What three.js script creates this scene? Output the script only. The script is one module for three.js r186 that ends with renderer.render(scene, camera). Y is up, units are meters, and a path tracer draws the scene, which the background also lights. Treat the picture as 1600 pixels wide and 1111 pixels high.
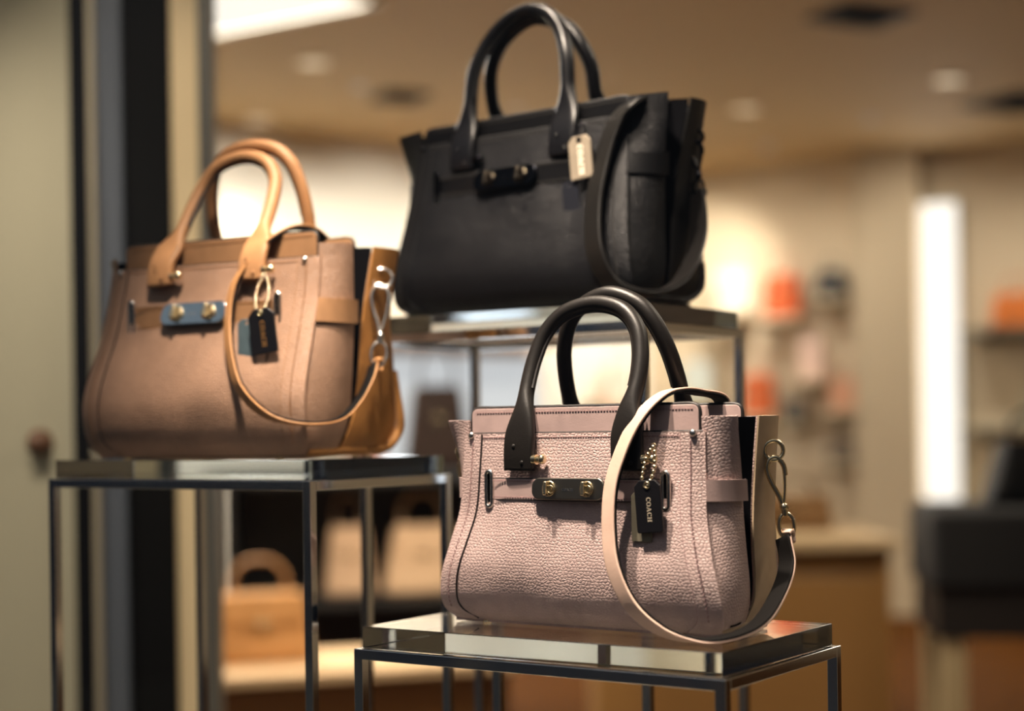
import * as THREE from 'three';
import { mergeGeometries } from 'three/addons/utils/BufferGeometryUtils.js';
import { RoundedBoxGeometry } from 'three/addons/geometries/RoundedBoxGeometry.js';
import { TextGeometry } from 'three/addons/geometries/TextGeometry.js';
import { FontLoader } from 'three/addons/loaders/FontLoader.js';
import { RectAreaLightUniformsLib } from 'three/addons/lights/RectAreaLightUniformsLib.js';

// ---------------------------------------------------------------- camera, outside, exposure
const scene = new THREE.Scene();
const EYE = 1.2;                                   // height of the lens above the shop floor
const FOCAL = 2526.4, CX = 801.6, CY = 668.8, ROLL = 0.0143;   // in pixels of a 1600 x 1111 frame
const camera = new THREE.PerspectiveCamera(2 * Math.atan(CY / FOCAL) * 180 / Math.PI, 2 * CX / (2 * CY), 0.05, 60);
camera.position.set(0, EYE, 0);
camera.rotation.z = -ROLL;
camera.setViewOffset(2 * CX, 2 * CY, 0, 0, 1600, 1111);
camera.focus = 1.55;
camera.userData.fStop = 1.9;
scene.add(camera);
const renderer = new THREE.WebGLRenderer({ antialias: true });
renderer.toneMapping = THREE.LinearToneMapping;
renderer.toneMappingExposure = 1.0;
renderer.shadowMap.enabled = true;
{ // the mall outside the shop window: dark at eye level, a cool skylight high above
  const w = 128, h = 64, d = new Float32Array(w * h * 4), ss = (a, b, x) => { const k = Math.max(0, Math.min(1, (x - a) / (b - a))); return k * k * (3 - 2 * k); };
  for (let y = 0; y < h; y++) { const el = ((y + 0.5) / h - 0.5) * 180, k = ss(5, 45, el);
    for (let x = 0; x < w; x++) d.set([0.005 + 0.30 * k, 0.007 + 0.325 * k, 0.012 + 0.345 * k, 1], (y * w + x) * 4); }
  const t = new THREE.DataTexture(d, w, h, THREE.RGBAFormat, THREE.FloatType); t.mapping = THREE.EquirectangularReflectionMapping; t.magFilter = t.minFilter = THREE.LinearFilter; t.needsUpdate = true;
  scene.background = t;
}
RectAreaLightUniformsLib.init();

// ---------------------------------------------------------------- small helpers
let seed = 7;
const rnd = () => { seed = (seed * 1664525 + 1013904223) % 4294967296; return seed / 4294967296; };
const V = (x, y, z) => new THREE.Vector3(x, y, z);
const W = (X, y, Z) => V(X, EYE + y, -Z);                       // y relative to the lens, Z the distance
const YAW = 0.6;                                                // the shop front and the stands are turned by this
const eR = [Math.cos(YAW), -Math.sin(YAW)], eB = [Math.sin(YAW), Math.cos(YAW)];
const AB = (a, y, b) => W(a * eR[0] + b * eB[0], y, a * eR[1] + b * eB[1]);
function at(px, py, Z) {                                        // a pixel at a distance as a point
  const x = px - 800, y = py - 555.5, c = Math.cos(ROLL), s = Math.sin(ROLL);
  return W((x * c - y * s) / FOCAL * Z, -((y * c + x * s) + 555.5 - CY) / FOCAL * Z, Z);
}
const used = new Map();
function numbered(name) {
  const n = used.get(name) ?? 0; used.set(name, n + 1);
  return n ? `${name}_${String(n).padStart(3, '0')}` : name;
}
function tag(o, label, category, group) {
  o.userData.label = label; o.userData.category = category;
  if (group) o.userData.group = group;
  return o;
}
function thing(name, label, category, pos, turn = 0, group) {
  const g = new THREE.Group(); g.name = numbered(name); g.position.copy(pos); g.rotation.y = turn;
  tag(g, label, category, group); scene.add(g); return g;
}
function part(name, geo, mat, parent, label) {
  const list = Array.isArray(geo) ? geo : [geo];
  const g = list.length === 1 ? list[0] : mergeGeometries(list.map(clean));
  const m = new THREE.Mesh(g, mat); m.name = name; m.castShadow = m.receiveShadow = true;
  if (label) m.userData.label = label;
  parent.add(m); return m;
}
function clean(g) {
  const o = g.index ? g.toNonIndexed() : g.clone();
  for (const k of Object.keys(o.attributes)) if (!['position', 'normal', 'uv'].includes(k)) o.deleteAttribute(k);
  if (!o.attributes.uv) o.setAttribute('uv', new THREE.BufferAttribute(new Float32Array(o.attributes.position.count * 2), 2));
  o.clearGroups?.();
  return o;
}
function struct(name, geo, mat) {
  const m = part(name, geo, mat, scene); m.userData.kind = 'structure'; return m;
}
const box = (w, h, d, x = 0, y = 0, z = 0, r = 0) => {
  const g = r ? new RoundedBoxGeometry(w, h, d, 2, r) : new THREE.BoxGeometry(w, h, d);
  return g.translate(x, y, z);
};
const cyl = (r0, r1, h, n = 20) => new THREE.CylinderGeometry(r0, r1, h, n);
function lerpTable(t, y) {
  if (y <= t[0][0]) return t[0][1];
  for (let i = 1; i < t.length; i++) if (y <= t[i][0]) {
    // monotone-ish cubic through the table
    const [y0, v0] = t[i - 1], [y1, v1] = t[i], h = y1 - y0, k = (y - y0) / h;
    const m0 = i > 1 ? (v1 - t[i - 2][1]) / (y1 - t[i - 2][0]) : (v1 - v0) / h;
    const m1 = i < t.length - 1 ? (t[i + 1][1] - v0) / (t[i + 1][0] - y0) : (v1 - v0) / h;
    const k2 = k * k, k3 = k2 * k;
    return (2 * k3 - 3 * k2 + 1) * v0 + (k3 - 2 * k2 + k) * h * m0 + (3 * k2 - 2 * k3) * v1 + (k3 - k2) * h * m1;
  }
  return t[t.length - 1][1];
}
// a sheet given by fn(u, v) -> Vector3 for u, v in 0..1, with thickness behind it; uv in metres
function sheet(fn, nu, nv, thick, flip = false, uvScale = 1) {
  const P = [], N = [], cols = nu + 1, rows = nv + 1, e = 1e-3;
  for (let j = 0; j < rows; j++) for (let i = 0; i < cols; i++) {
    const u = i / nu, v = j / nv, p = fn(u, v);
    const du = fn(Math.min(1, u + e), v).sub(fn(Math.max(0, u - e), v)), dv = fn(u, Math.min(1, v + e)).sub(fn(u, Math.max(0, v - e)));
    const n = du.cross(dv).normalize(); if (flip) n.negate();
    P.push(p); N.push(n);
  }
  const pos = [], nor = [], uv = [], idx = [];
  const U = new Float32Array(cols * rows), T = new Float32Array(cols * rows), mid = Math.floor(nu / 2);
  for (let j = 0; j < rows; j++) for (let i = 0; i < cols; i++) {
    const k = j * cols + i;
    T[k] = j ? T[k - cols] + P[k].distanceTo(P[k - cols]) : 0;
  }
  for (let j = 0; j < rows; j++) {
    const m = j * cols + mid; U[m] = P[m].x * 0 ;
    for (let i = mid + 1; i < cols; i++) U[j * cols + i] = U[j * cols + i - 1] + P[j * cols + i].distanceTo(P[j * cols + i - 1]);
    for (let i = mid - 1; i >= 0; i--) U[j * cols + i] = U[j * cols + i + 1] - P[j * cols + i].distanceTo(P[j * cols + i + 1]);
  }
  const tri = (a, b, c) => flip ? idx.push(a, c, b) : idx.push(a, b, c);
  const add = (p, n, s, t) => { pos.push(p.x, p.y, p.z); nor.push(n.x, n.y, n.z); uv.push(s * uvScale, t * uvScale); return pos.length / 3 - 1; };
  for (let k = 0; k < P.length; k++) add(P[k], N[k], U[k], T[mid + Math.floor(k / cols) * cols]);
  const off = pos.length / 3, Q = P.map((p, k) => p.clone().addScaledVector(N[k], -thick));
  for (let k = 0; k < P.length; k++) add(Q[k], N[k].clone().negate(), U[k], T[k]);
  for (let j = 0; j < nv; j++) for (let i = 0; i < nu; i++) {
    const a = j * cols + i, b = a + 1, c = a + cols, d = c + 1;
    tri(a, b, d); tri(a, d, c); tri(off + a, off + d, off + b); tri(off + a, off + c, off + d);
  }
  const rim = (ks) => { for (let i = 0; i + 1 < ks.length; i++) {
    const a = ks[i], b = ks[i + 1], along = P[b].clone().sub(P[a]), n = along.cross(N[a]).normalize(); if (flip) n.negate();
    const q = [add(P[a], n, U[a], T[a]), add(P[b], n, U[b], T[b]), add(Q[b], n, U[b], T[b]), add(Q[a], n, U[a], T[a])];
    tri(q[0], q[2], q[1]); tri(q[0], q[3], q[2]);
  } };
  const range = (n, f) => Array.from({ length: n }, (_, i) => f(i));
  rim(range(cols, (i) => i)); rim(range(rows, (j) => j * cols + nu));
  rim(range(cols, (i) => nv * cols + nu - i)); rim(range(rows, (j) => (nv - j) * cols));
  const g = new THREE.BufferGeometry();
  g.setAttribute('position', new THREE.Float32BufferAttribute(pos, 3));
  g.setAttribute('normal', new THREE.Float32BufferAttribute(nor, 3));
  g.setAttribute('uv', new THREE.Float32BufferAttribute(uv, 2));
  g.setIndex(idx); return g;
}
// a closed-section sweep: frame(t) -> { c, s, b, w, h, n } with an ellipse (n = 2) or a rounded box section
function sweep(frame, steps, around = 20, power = 1) {
  const pos = [], uv = [], idx = []; let len = 0, last = null;
  for (let i = 0; i <= steps; i++) {
    const f = frame(i / steps);
    if (last) len += f.c.distanceTo(last); last = f.c;
    for (let k = 0; k <= around; k++) {
      const a = k / around * Math.PI * 2, ca = Math.cos(a), sa = Math.sin(a), p = f.p ?? power;
      const x = Math.sign(ca) * Math.pow(Math.abs(ca), p) * f.w, y = Math.sign(sa) * Math.pow(Math.abs(sa), p) * f.h;
      const q = f.c.clone().addScaledVector(f.s, x).addScaledVector(f.b, y);
      pos.push(q.x, q.y, q.z); uv.push(k / around * 2 * Math.PI * Math.max(f.w, f.h), len);
    }
  }
  const n = around + 1;
  for (let i = 0; i < steps; i++) for (let k = 0; k < around; k++) { const a = i * n + k; idx.push(a, a + 1, a + n, a + 1, a + n + 1, a + n); }
  for (const [i, dir] of [[0, 1], [steps, -1]]) {
    const c = frame(i / steps).c, o = pos.length / 3; pos.push(c.x, c.y, c.z); uv.push(0, 0);
    for (let k = 0; k < around; k++) dir > 0 ? idx.push(o, i * n + k + 1, i * n + k) : idx.push(o, i * n + k, i * n + k + 1);
  }
  const g = new THREE.BufferGeometry();
  g.setAttribute('position', new THREE.Float32BufferAttribute(pos, 3)); g.setAttribute('uv', new THREE.Float32BufferAttribute(uv, 2));
  g.setIndex(idx); g.computeVertexNormals(); return g;
}
function tube(points, r, steps = 40, around = 8, closed = false) {
  return new THREE.TubeGeometry(new THREE.CatmullRomCurve3(points, closed, 'centripetal'), steps, r, around, closed);
}
// a flat strap along points whose width runs along the axis
function strap(points, axis, width, thick, steps, lift = 0) {
  const curve = new THREE.CatmullRomCurve3(points, false, 'centripetal');
  return sweep((t) => {
    const c = curve.getPointAt(t), d = curve.getTangentAt(t), ax = typeof axis === 'function' ? axis(t, c) : axis;
    const s = ax.clone().addScaledVector(d, -ax.dot(d)).normalize(), b = d.clone().cross(s).normalize();
    return { c: c.addScaledVector(b, lift), s, b, w: width / 2, h: thick / 2, p: 0.35 };
  }, steps, 16);
}
function stitches(fn, length, pitch = 0.0034, r = 0.00042) {       // fn(t) -> { p, d, n }
  const out = [], n = Math.max(2, Math.round(length / pitch));
  for (let i = 0; i < n; i++) {
    const { p, d, n: up } = fn((i + 0.5) / n), g = box(pitch * 0.66, r * 1.6, r * 2);
    const y = up.clone().normalize(), x = d.clone().addScaledVector(y, -d.dot(y)).normalize(), z = x.clone().cross(y);
    g.applyMatrix4(new THREE.Matrix4().makeBasis(x, y, z).setPosition(p)); out.push(g);
  }
  return mergeGeometries(out);
}
function extrudeShape(shape, depth, bevel, seg = 3, curveSegments = 10) {
  const g = new THREE.ExtrudeGeometry(shape, { depth: depth - 2 * bevel, bevelEnabled: bevel > 0, bevelThickness: bevel, bevelSize: bevel, bevelOffset: -bevel, bevelSegments: seg, curveSegments });
  return g.translate(0, 0, bevel);
}
function roundRect(w, h, r) {
  const s = new THREE.Shape(), x = -w / 2, y = -h / 2; r = Math.min(r, w / 2 - 1e-5, h / 2 - 1e-5);
  s.moveTo(x + r, y); s.lineTo(x + w - r, y); s.absarc(x + w - r, y + r, r, -Math.PI / 2, 0);
  s.lineTo(x + w, y + h - r); s.absarc(x + w - r, y + h - r, r, 0, Math.PI / 2);
  s.lineTo(x + r, y + h); s.absarc(x + r, y + h - r, r, Math.PI / 2, Math.PI);
  s.lineTo(x, y + r); s.absarc(x + r, y + r, r, Math.PI, Math.PI * 1.5); return s;
}

// ---------------------------------------------------------------- materials
function dataTexture(n, fn, srgb = false) {
  const d = new Uint8Array(n * n * 4);
  for (let y = 0; y < n; y++) for (let x = 0; x < n; x++) {
    const c = fn(x / n, y / n), o = (y * n + x) * 4;
    if (typeof c === 'number') d[o] = d[o + 1] = d[o + 2] = Math.max(0, Math.min(255, c * 255)); else for (let k = 0; k < 3; k++) d[o + k] = Math.max(0, Math.min(255, c[k] * 255));
    d[o + 3] = 255;
  }
  const t = new THREE.DataTexture(d, n, n); t.wrapS = t.wrapT = THREE.RepeatWrapping; t.magFilter = THREE.LinearFilter; t.minFilter = THREE.LinearMipmapLinearFilter; t.generateMipmaps = true;
  if (srgb) t.colorSpace = THREE.SRGBColorSpace;
  t.needsUpdate = true; return t;
}
const wrap = (a, n) => ((a % n) + n) % n;
function valueNoise(n) {
  const v = Array.from({ length: n * n }, rnd), s = (t) => t * t * (3 - 2 * t);
  return (x, y) => {
    x = wrap(x, 1) * n; y = wrap(y, 1) * n; const x0 = Math.floor(x), y0 = Math.floor(y), fx = s(x - x0), fy = s(y - y0);
    const g = (i, j) => v[wrap(j, n) * n + wrap(i, n)];
    return (g(x0, y0) * (1 - fx) + g(x0 + 1, y0) * fx) * (1 - fy) + (g(x0, y0 + 1) * (1 - fx) + g(x0 + 1, y0 + 1) * fx) * fy;
  };
}
const n8 = valueNoise(8), n32 = valueNoise(32), n96 = valueNoise(96), n128 = valueNoise(128);
// pebbled leather: rounded cells with creases between them; one tile is GRAIN metres wide
const GRAIN = 0.094, CELLS = 24;
const pebble = (() => {
  const R = 30, pts = [];
  for (let j = 0; j < R; j++) for (let i = 0; i < CELLS; i++) pts.push([(i + 0.5 + (j % 2) * 0.5 + (rnd() - 0.5) * 0.75) / CELLS, (j + 0.5 + (rnd() - 0.5) * 0.7) / R, 0.75 + rnd() * 0.25]);
  return dataTexture(768, (x0, y0) => {
    const x = x0 + (n32(x0, y0) - 0.5) * 0.012, y = y0 + (n32(y0 + 0.37, x0) - 0.5) * 0.012;
    const cj = Math.floor(y * R), ci = Math.floor(x * CELLS); let a = 9, b = 9, ha = 1;
    for (let j = cj - 2; j <= cj + 2; j++) for (let i = ci - 2; i <= ci + 2; i++) {
      const p = pts[wrap(j, R) * CELLS + wrap(i, CELLS)];
      const px = p[0] + (i - wrap(i, CELLS)) / CELLS, py = p[1] + (j - wrap(j, R)) / R;
      const d = Math.hypot((x - px) * CELLS, (y - py) * R * 1.0);
      if (d < a) { b = a; a = d; ha = p[2]; } else if (d < b) b = d;
    }
    const edge = Math.min(1, (b - a) / 0.75), dome = Math.sqrt(1 - Math.pow(1 - edge, 2));
    return 0.08 + dome * 0.75 * ha + (n128(x, y) - 0.5) * 0.03;
  });
})();
const smoothGrain = dataTexture(256, (x, y) => 0.5 + (n128(x, y) - 0.5) * 0.5 + (n32(x, y) - 0.5) * 0.3);
const mottle = dataTexture(256, (x, y) => { const k = 0.94 + (n8(x, y) - 0.5) * 0.07 + (n32(x, y) - 0.5) * 0.05; return [k, k, k]; }, true);
const rep = (t, k) => { const c = t.clone(); c.repeat.set(k, k); c.needsUpdate = true; return c; };
const pebbleMap = rep(pebble, 1 / GRAIN), smoothMap = rep(smoothGrain, 1 / 0.05), mottleMap = rep(mottle, 1 / 0.25);
const std = (color, roughness, metalness = 0, more = {}) => new THREE.MeshStandardMaterial({ color, roughness, metalness, side: THREE.DoubleSide, ...more });
const phys = (color, roughness, metalness = 0, more = {}) => new THREE.MeshPhysicalMaterial({ color, roughness, metalness, side: THREE.DoubleSide, ...more });
const grained = (color, rough = 0.5, bump = 0.0009) => phys(color, rough, 0, { map: mottleMap, bumpMap: pebbleMap, bumpScale: bump, specularIntensity: 0.8 });
const smooth = (color, rough = 0.5) => phys(color, rough, 0, { map: mottleMap, bumpMap: smoothMap, bumpScale: 0.00012, specularIntensity: 0.7 });
const M = {
  gold: std('#eddcb8', 0.22, 1), silver: std('#eae6e0', 0.2, 1), gunmetal: std('#1b1c20', 0.22, 1), plate: std('#8a857c', 0.3, 1), steelPlate: std('#c6d4dc', 0.14, 1),
  chrome: std('#dfe2e6', 0.07, 1),
  acrylic: phys('#ffffff', 0.0, 0, { transmission: 1, thickness: 0.02, ior: 1.49, attenuationColor: new THREE.Color('#b9c0c4'), attenuationDistance: 0.2 }),
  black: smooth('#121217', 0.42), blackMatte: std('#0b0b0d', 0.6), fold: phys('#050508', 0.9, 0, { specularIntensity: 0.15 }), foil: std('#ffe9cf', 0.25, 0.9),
};
const font = await new FontLoader().loadAsync('fonts/droid/droid_serif_bold.typeface.json');
function lettering(text, size, depth) {
  const g = new TextGeometry(text, { font, size, depth, curveSegments: 5, bevelEnabled: false });
  g.computeBoundingBox(); const b = g.boundingBox; return g.translate(-(b.min.x + b.max.x) / 2, -(b.min.y + b.max.y) / 2, 0);
}

// ---------------------------------------------------------------- lights of the display window: three spots on a track
const trackY = 1.36;
function trackSpot(a, b, target, intensity, angle, label) {
  const p = AB(a, trackY, b), t = thing('track_spot', label, 'spotlight', p);
  const dir = target.clone().sub(p).normalize(), q = new THREE.Quaternion().setFromUnitVectors(V(0, -1, 0), dir);
  const can = new THREE.LatheGeometry([[0.0, 0.1], [0.036, 0.1], [0.04, 0.09], [0.04, -0.06], [0.035, -0.06], [0.033, -0.02], [0.0, -0.015]].map(([x, y]) => new THREE.Vector2(x, y)), 28).applyQuaternion(q);
  part('housing', can, M.blackMatte, t);
  part('stem', cyl(0.007, 0.007, 1.7 - trackY - 0.09, 10).translate(0, (1.7 - trackY - 0.09) / 2 + 0.09, 0), M.chrome, t);
  part('lens', cyl(0.03, 0.03, 0.004, 24).translate(0, -0.035, 0).applyQuaternion(q), std('#ffffff', 0.4, 0, { emissive: new THREE.Color(1, 0.85, 0.65), emissiveIntensity: 3 }), t);
  const l = new THREE.SpotLight(new THREE.Color().setRGB(1, 0.83, 0.66), intensity, 6, angle, 0.5, 2);
  l.position.copy(p).addScaledVector(dir, 0.065); l.target.position.copy(target); l.castShadow = true; l.shadow.radius = 1.3; l.shadow.mapSize.set(2048, 2048); l.shadow.camera.near = 0.1;
  scene.add(l, l.target);
}
trackSpot(-1.02, 0.98, AB(-1.0, -0.05, 1.42), 18, 0.42, 'black track spotlight aimed at the pink and tan handbags, nearest the window corner');
trackSpot(-0.78, 0.90, AB(-0.86, -0.1, 1.42), 9.5, 0.42, 'black track spotlight aimed at the pink handbag, at the right of the track');
trackSpot(-1.30, 1.40, AB(-1.08, 0.25, 1.7), 6, 0.45, 'black track spotlight aimed at the black handbag, at the left of the track');

// ---------------------------------------------------------------- shop shell
const ceilY = 1.7, floorY = -EYE;
const P0 = [0.93, 11.05], PL = [-5, 6.13], PF = [-4.2, (0.8 + 4.2 * eB[0]) / eB[1]], PR = [6.93, 7.97], PG = [4.6, (0.8 - 4.6 * eB[0]) / eB[1]];
const ceilMat = std('#a98d5f', 0.75), wallMat = std('#ddd6c6', 0.85), wallWarm = std('#c6b496', 0.8);
function wallSlab(name, A, B, y0, y1, thick, mat) {              // thickness goes to the right of A -> B seen from above, away from the room
  const a = W(A[0], y0, A[1]), b = W(B[0], y0, B[1]), L = a.distanceTo(b), ang = Math.atan2(-(b.z - a.z), b.x - a.x);
  const g = new THREE.BoxGeometry(L, y1 - y0, thick).translate(L / 2, (y1 - y0) / 2, -thick / 2).applyMatrix4(new THREE.Matrix4().makeRotationY(ang)).translate(a.x, a.y, a.z);
  return struct(name, g, mat);
}
wallSlab('wall_left_back', PL, P0, floorY, ceilY, 0.15, wallMat);
wallSlab('wall_right_back', P0, PR, floorY, ceilY, 0.15, wallWarm);
wallSlab('wall_right', PR, PG, floorY, ceilY, 0.15, wallWarm);
wallSlab('wall_left', PF, PL, floorY, ceilY, 0.15, wallMat);
function plate(name, pts, y, h, mat) {
  const s = new THREE.Shape(pts.map(([X, Z]) => new THREE.Vector2(X, Z)));
  const g = new THREE.ExtrudeGeometry(s, { depth: h, bevelEnabled: false }).rotateX(-Math.PI / 2).translate(0, EYE + y, 0);
  return struct(name, g, mat);
}
const floorMat = phys('#6b4212', 0.7, 0, { specularIntensity: 0.05, map: rep(dataTexture(256, (x, y) => { const k = 0.75 + (n32(x * 0.5, y * 4) - 0.5) * 0.3 + (n96(x, y * 2) - 0.5) * 0.15; return [k, k * 0.97, k * 0.93]; }, true), 0.5) });
plate('floor', [PF, PG, [7.5, -1.6], [7.5, 11.4], [-7, 11.4], [-7, 5.3]], floorY - 0.1, 0.1, floorMat);
plate('floor_outside', [[-7, 5.3], PF, PG, [7.5, -1.6], [7.5, -5], [-7, -5]], floorY - 0.1, 0.1, std('#0d0e12', 0.7));
plate('ceiling', [PF, PG, PR, [PR[0], PR[1] + 0.3], [P0[0] + 0.05, P0[1] + 0.3], [P0[0] - 0.1, P0[1] + 0.3], [PL[0] - 0.2, PL[1] + 0.1]], ceilY, 0.15, ceilMat);
// shop window: one pane from platform to ceiling between two end posts
{
  const c = AB(-1.0, 0, 0.8), turn = -YAW;
  const place = (g) => g.applyMatrix4(new THREE.Matrix4().makeRotationY(turn)).translate(c.x, c.y, c.z);
  const L = 8.0;
  struct('window_1', place(new THREE.BoxGeometry(L, ceilY - floorY - 0.5, 0.001).translate(0.6, (ceilY + floorY) / 2 + 0.15, 0)), phys('#ffffff', 0, 0, { transmission: 1, thickness: 0, ior: 1.5, specularIntensity: 0.6 }));
  struct('wall_front', place(new THREE.BoxGeometry(L + 0.6, 0.4, 0.12).translate(0.6, floorY + 0.2, 0)), std('#1a1a1c', 0.4));
  struct('trim_1', place(new THREE.BoxGeometry(L + 0.6, 0.1, 0.12).translate(0.6, ceilY - 0.05, 0)), std('#1a1a1c', 0.4));
  // raised platform of the display
  const p = AB(-0.6, 0, 1.76);
  struct('trim_2', box(5.6, 0.48, 1.6).applyMatrix4(new THREE.Matrix4().makeRotationY(turn)).translate(p.x, EYE - 0.72 - 0.24, p.z), std('#8f8674', 0.6));
}
// the return of the window display at the left: pale panel, dark reveal, grey and black columns, pale post
const bandCol = (name, x0, x1, Z, depth, mat, y0 = -0.72, r = 0) => {
  const a = at(x0, 668, Z), b = at(x1, 668, Z), w = b.x - a.x;
  return struct(name, box(w, ceilY - y0, depth, (a.x + b.x) / 2, EYE + (ceilY + y0) / 2, -Z - depth / 2, r), mat);
};
bandCol('wall_side', -700, 116, 3.0, 0.06, std('#a5a08a', 0.7));
bandCol('trim_3', 115, 141, 2.97, 0.06, phys('#05060a', 0.8, 0, { specularIntensity: 0.3 }));
bandCol('trim_4', 141, 153, 2.98, 0.05, std('#a29a88', 0.4));
bandCol('trim_5', 150, 196, 3.0, 0.10, std('#565c66', 0.4, 0.1));
bandCol('trim_6', 192, 272, 3.02, 0.12, phys('#070707', 0.8, 0, { specularIntensity: 0.3 }));
bandCol('trim_7', 271, 318, 3.03, 0.11, std('#ddc8a0', 0.6));
bandCol('trim_8', 316, 338, 3.0, 0.05, std('#6e6d68', 0.35, 0.5));
{ const p = at(60, 692, 2.99);
  const k = thing('round_hook', 'small round brown peg on the pale panel at the far left', 'peg', p);
  part('knob', new THREE.LatheGeometry([[0, 0.03], [0.014, 0.028], [0.02, 0.018], [0.016, 0.006], [0.009, 0], [0, 0]].map(([x, y]) => new THREE.Vector2(x, y)), 20).rotateX(Math.PI / 2).translate(0, 0, -0.01), std('#5b3d28', 0.5), k);
  part('collar', cyl(0.024, 0.026, 0.006).rotateX(Math.PI / 2).translate(0, 0, -0.008), std('#5b3d28', 0.4), k);
}

// ---------------------------------------------------------------- shop lighting
function rectLight(p, w, h, target, color, nits) {
  const l = new THREE.RectAreaLight(color, nits, w, h); l.position.copy(p); l.lookAt(target); scene.add(l); return l;
}
const warm = new THREE.Color().setRGB(1, 0.86, 0.68), soft = new THREE.Color().setRGB(1, 0.94, 0.84), cool = new THREE.Color().setRGB(0.92, 0.97, 1);
function ceilingPanel(X, Z, w, d, nits, glow, turn, label, color = soft) {
  const t = thing('ceiling_light_panel', label, 'ceiling light', W(X, ceilY, Z), turn);
  part('frame', [box(w + 0.08, 0.03, 0.04, 0, -0.015, d / 2 + 0.02), box(w + 0.08, 0.03, 0.04, 0, -0.015, -d / 2 - 0.02), box(0.04, 0.03, d, w / 2 + 0.02, -0.015, 0), box(0.04, 0.03, d, -w / 2 - 0.02, -0.015, 0)], std('#d9d2c2', 0.5), t);
  part('diffuser', box(w, 0.012, d, 0, -0.012, 0), std('#4a4a48', 0.6, 0, { emissive: color.clone(), emissiveIntensity: glow }), t);
  const l = new THREE.RectAreaLight(color, nits, w, d); l.rotation.set(-Math.PI / 2, 0, 0); l.position.set(0, -0.024, 0); t.add(l);
}
ceilingPanel(-1.63, 6.33, 1.8, 1.2, 20, 1.0, -0.57, 'large luminous ceiling panel at the top left of the shop');
ceilingPanel(2.6, 5.4, 1.4, 0.8, 7, 1.0, -0.5, 'luminous ceiling panel above the wooden table, further right than the picture shows', warm);
ceilingPanel(0.2, 4.2, 1.4, 0.6, 13, 1.0, -0.1, 'luminous ceiling panel above the shop floor, nearer than the picture shows', warm);

function downlight(px, py, label, power = 14) {
  const r = at(px, py, 1), Z = ceilY / (r.y - EYE), p = at(px, py, Z);
  const t = thing('downlight', label, 'downlight', p, 0, undefined);
  part('trim_ring', new THREE.TorusGeometry(0.075, 0.009, 8, 32).rotateX(Math.PI / 2).translate(0, -0.006, 0), std('#c4a679', 0.5), t);
  part('lamp', cyl(0.07, 0.07, 0.012, 28).translate(0, -0.006, 0), std('#4a4a48', 0.5, 0, { emissive: new THREE.Color(1, 0.75, 0.45), emissiveIntensity: 0.75 }), t);
  const l = new THREE.SpotLight(warm, power, 7, 0.8, 0.6, 2); l.position.copy(p).add(V(0, -0.03, 0)); l.target.position.copy(p).add(V(0, -2, 0)); l.castShadow = true; l.shadow.radius = 4; scene.add(l, l.target);
}
downlight(490, 95, 'round recessed downlight in the brown ceiling, upper left above the tan handbag');
downlight(404, 184, 'faint round downlight low on the ceiling just above the tan handbag handles');
downlight(1166, 168, 'round downlight in the ceiling just right of the black handbag');
downlight(1482, 122, 'round downlight in the ceiling nearest the right edge');
function aimed(p, target, power, label) {                          // recessed spot that tilts towards the goods
  const t = thing('downlight', label, 'downlight', p);
  part('trim_ring', new THREE.TorusGeometry(0.06, 0.008, 8, 32).rotateX(Math.PI / 2).translate(0, -0.006, 0), std('#c4a679', 0.5), t);
  part('lamp', cyl(0.055, 0.055, 0.012, 28).translate(0, -0.006, 0), std('#4a4a48', 0.5, 0, { emissive: new THREE.Color(1, 0.75, 0.45), emissiveIntensity: 1 }), t);
  const l = new THREE.SpotLight(warm, power, 7, 0.38, 0.6, 2); l.position.copy(p).add(V(0, -0.03, 0)); l.target.position.copy(target); l.castShadow = true; l.shadow.radius = 4; scene.add(l, l.target);
}
aimed(W(-0.7, ceilY, 4.3), W(-0.6, -0.75, 5.5), 36, 'recessed spot aimed at the low table with the orange tan bag');
aimed(W(-0.2, ceilY, 4.3), W(-0.42, -0.5, 6.1), 45, 'recessed spot aimed at the black shelving unit');
aimed(W(-1.25, ceilY, 2.1), W(-0.95, -0.15, 3.0), 11, 'recessed spot aimed at the pale panel at the left of the window');
aimed(W(-0.75, ceilY, 2.2), W(-0.62, 0.1, 3.05), 9, 'recessed spot aimed at the columns beside the pale panel');
aimed(W(0.9, ceilY, 4.2), W(1.0, -0.8, 5.6), 13, 'recessed spot aimed at the front of the wooden table');
function vent(px, py, w, d, label) {
  const r = at(px, py, 1), Z = ceilY / (r.y - EYE), p = at(px, py, Z), t = thing('ceiling_vent', label, 'vent', p, 0.45);
  part('frame', [box(w, 0.016, 0.03, 0, -0.008, d / 2), box(w, 0.016, 0.03, 0, -0.008, -d / 2), box(0.03, 0.016, d, w / 2, -0.008, 0), box(0.03, 0.016, d, -w / 2, -0.008, 0)], std('#1d1812', 0.6), t);
  part('backing', box(w, 0.004, d, 0, -0.003, 0), std('#070605', 0.9), t);
  for (let i = 0; i < 5; i++) part('slat', box(w - 0.03, 0.003, 0.03).rotateX(0.6).translate(0, -0.01, -d / 2 + (i + 0.5) * d / 5), std('#1d1812', 0.6), t);
}
vent(1345, 22, 0.34, 0.26, 'black slatted air vent in the ceiling at the upper right');
vent(1590, 158, 0.4, 0.4, 'dark slatted air vent in the ceiling at the right edge');
vent(625, 150, 0.22, 0.22, 'dark square vent in the ceiling between the tan and the black handbag');

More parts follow.
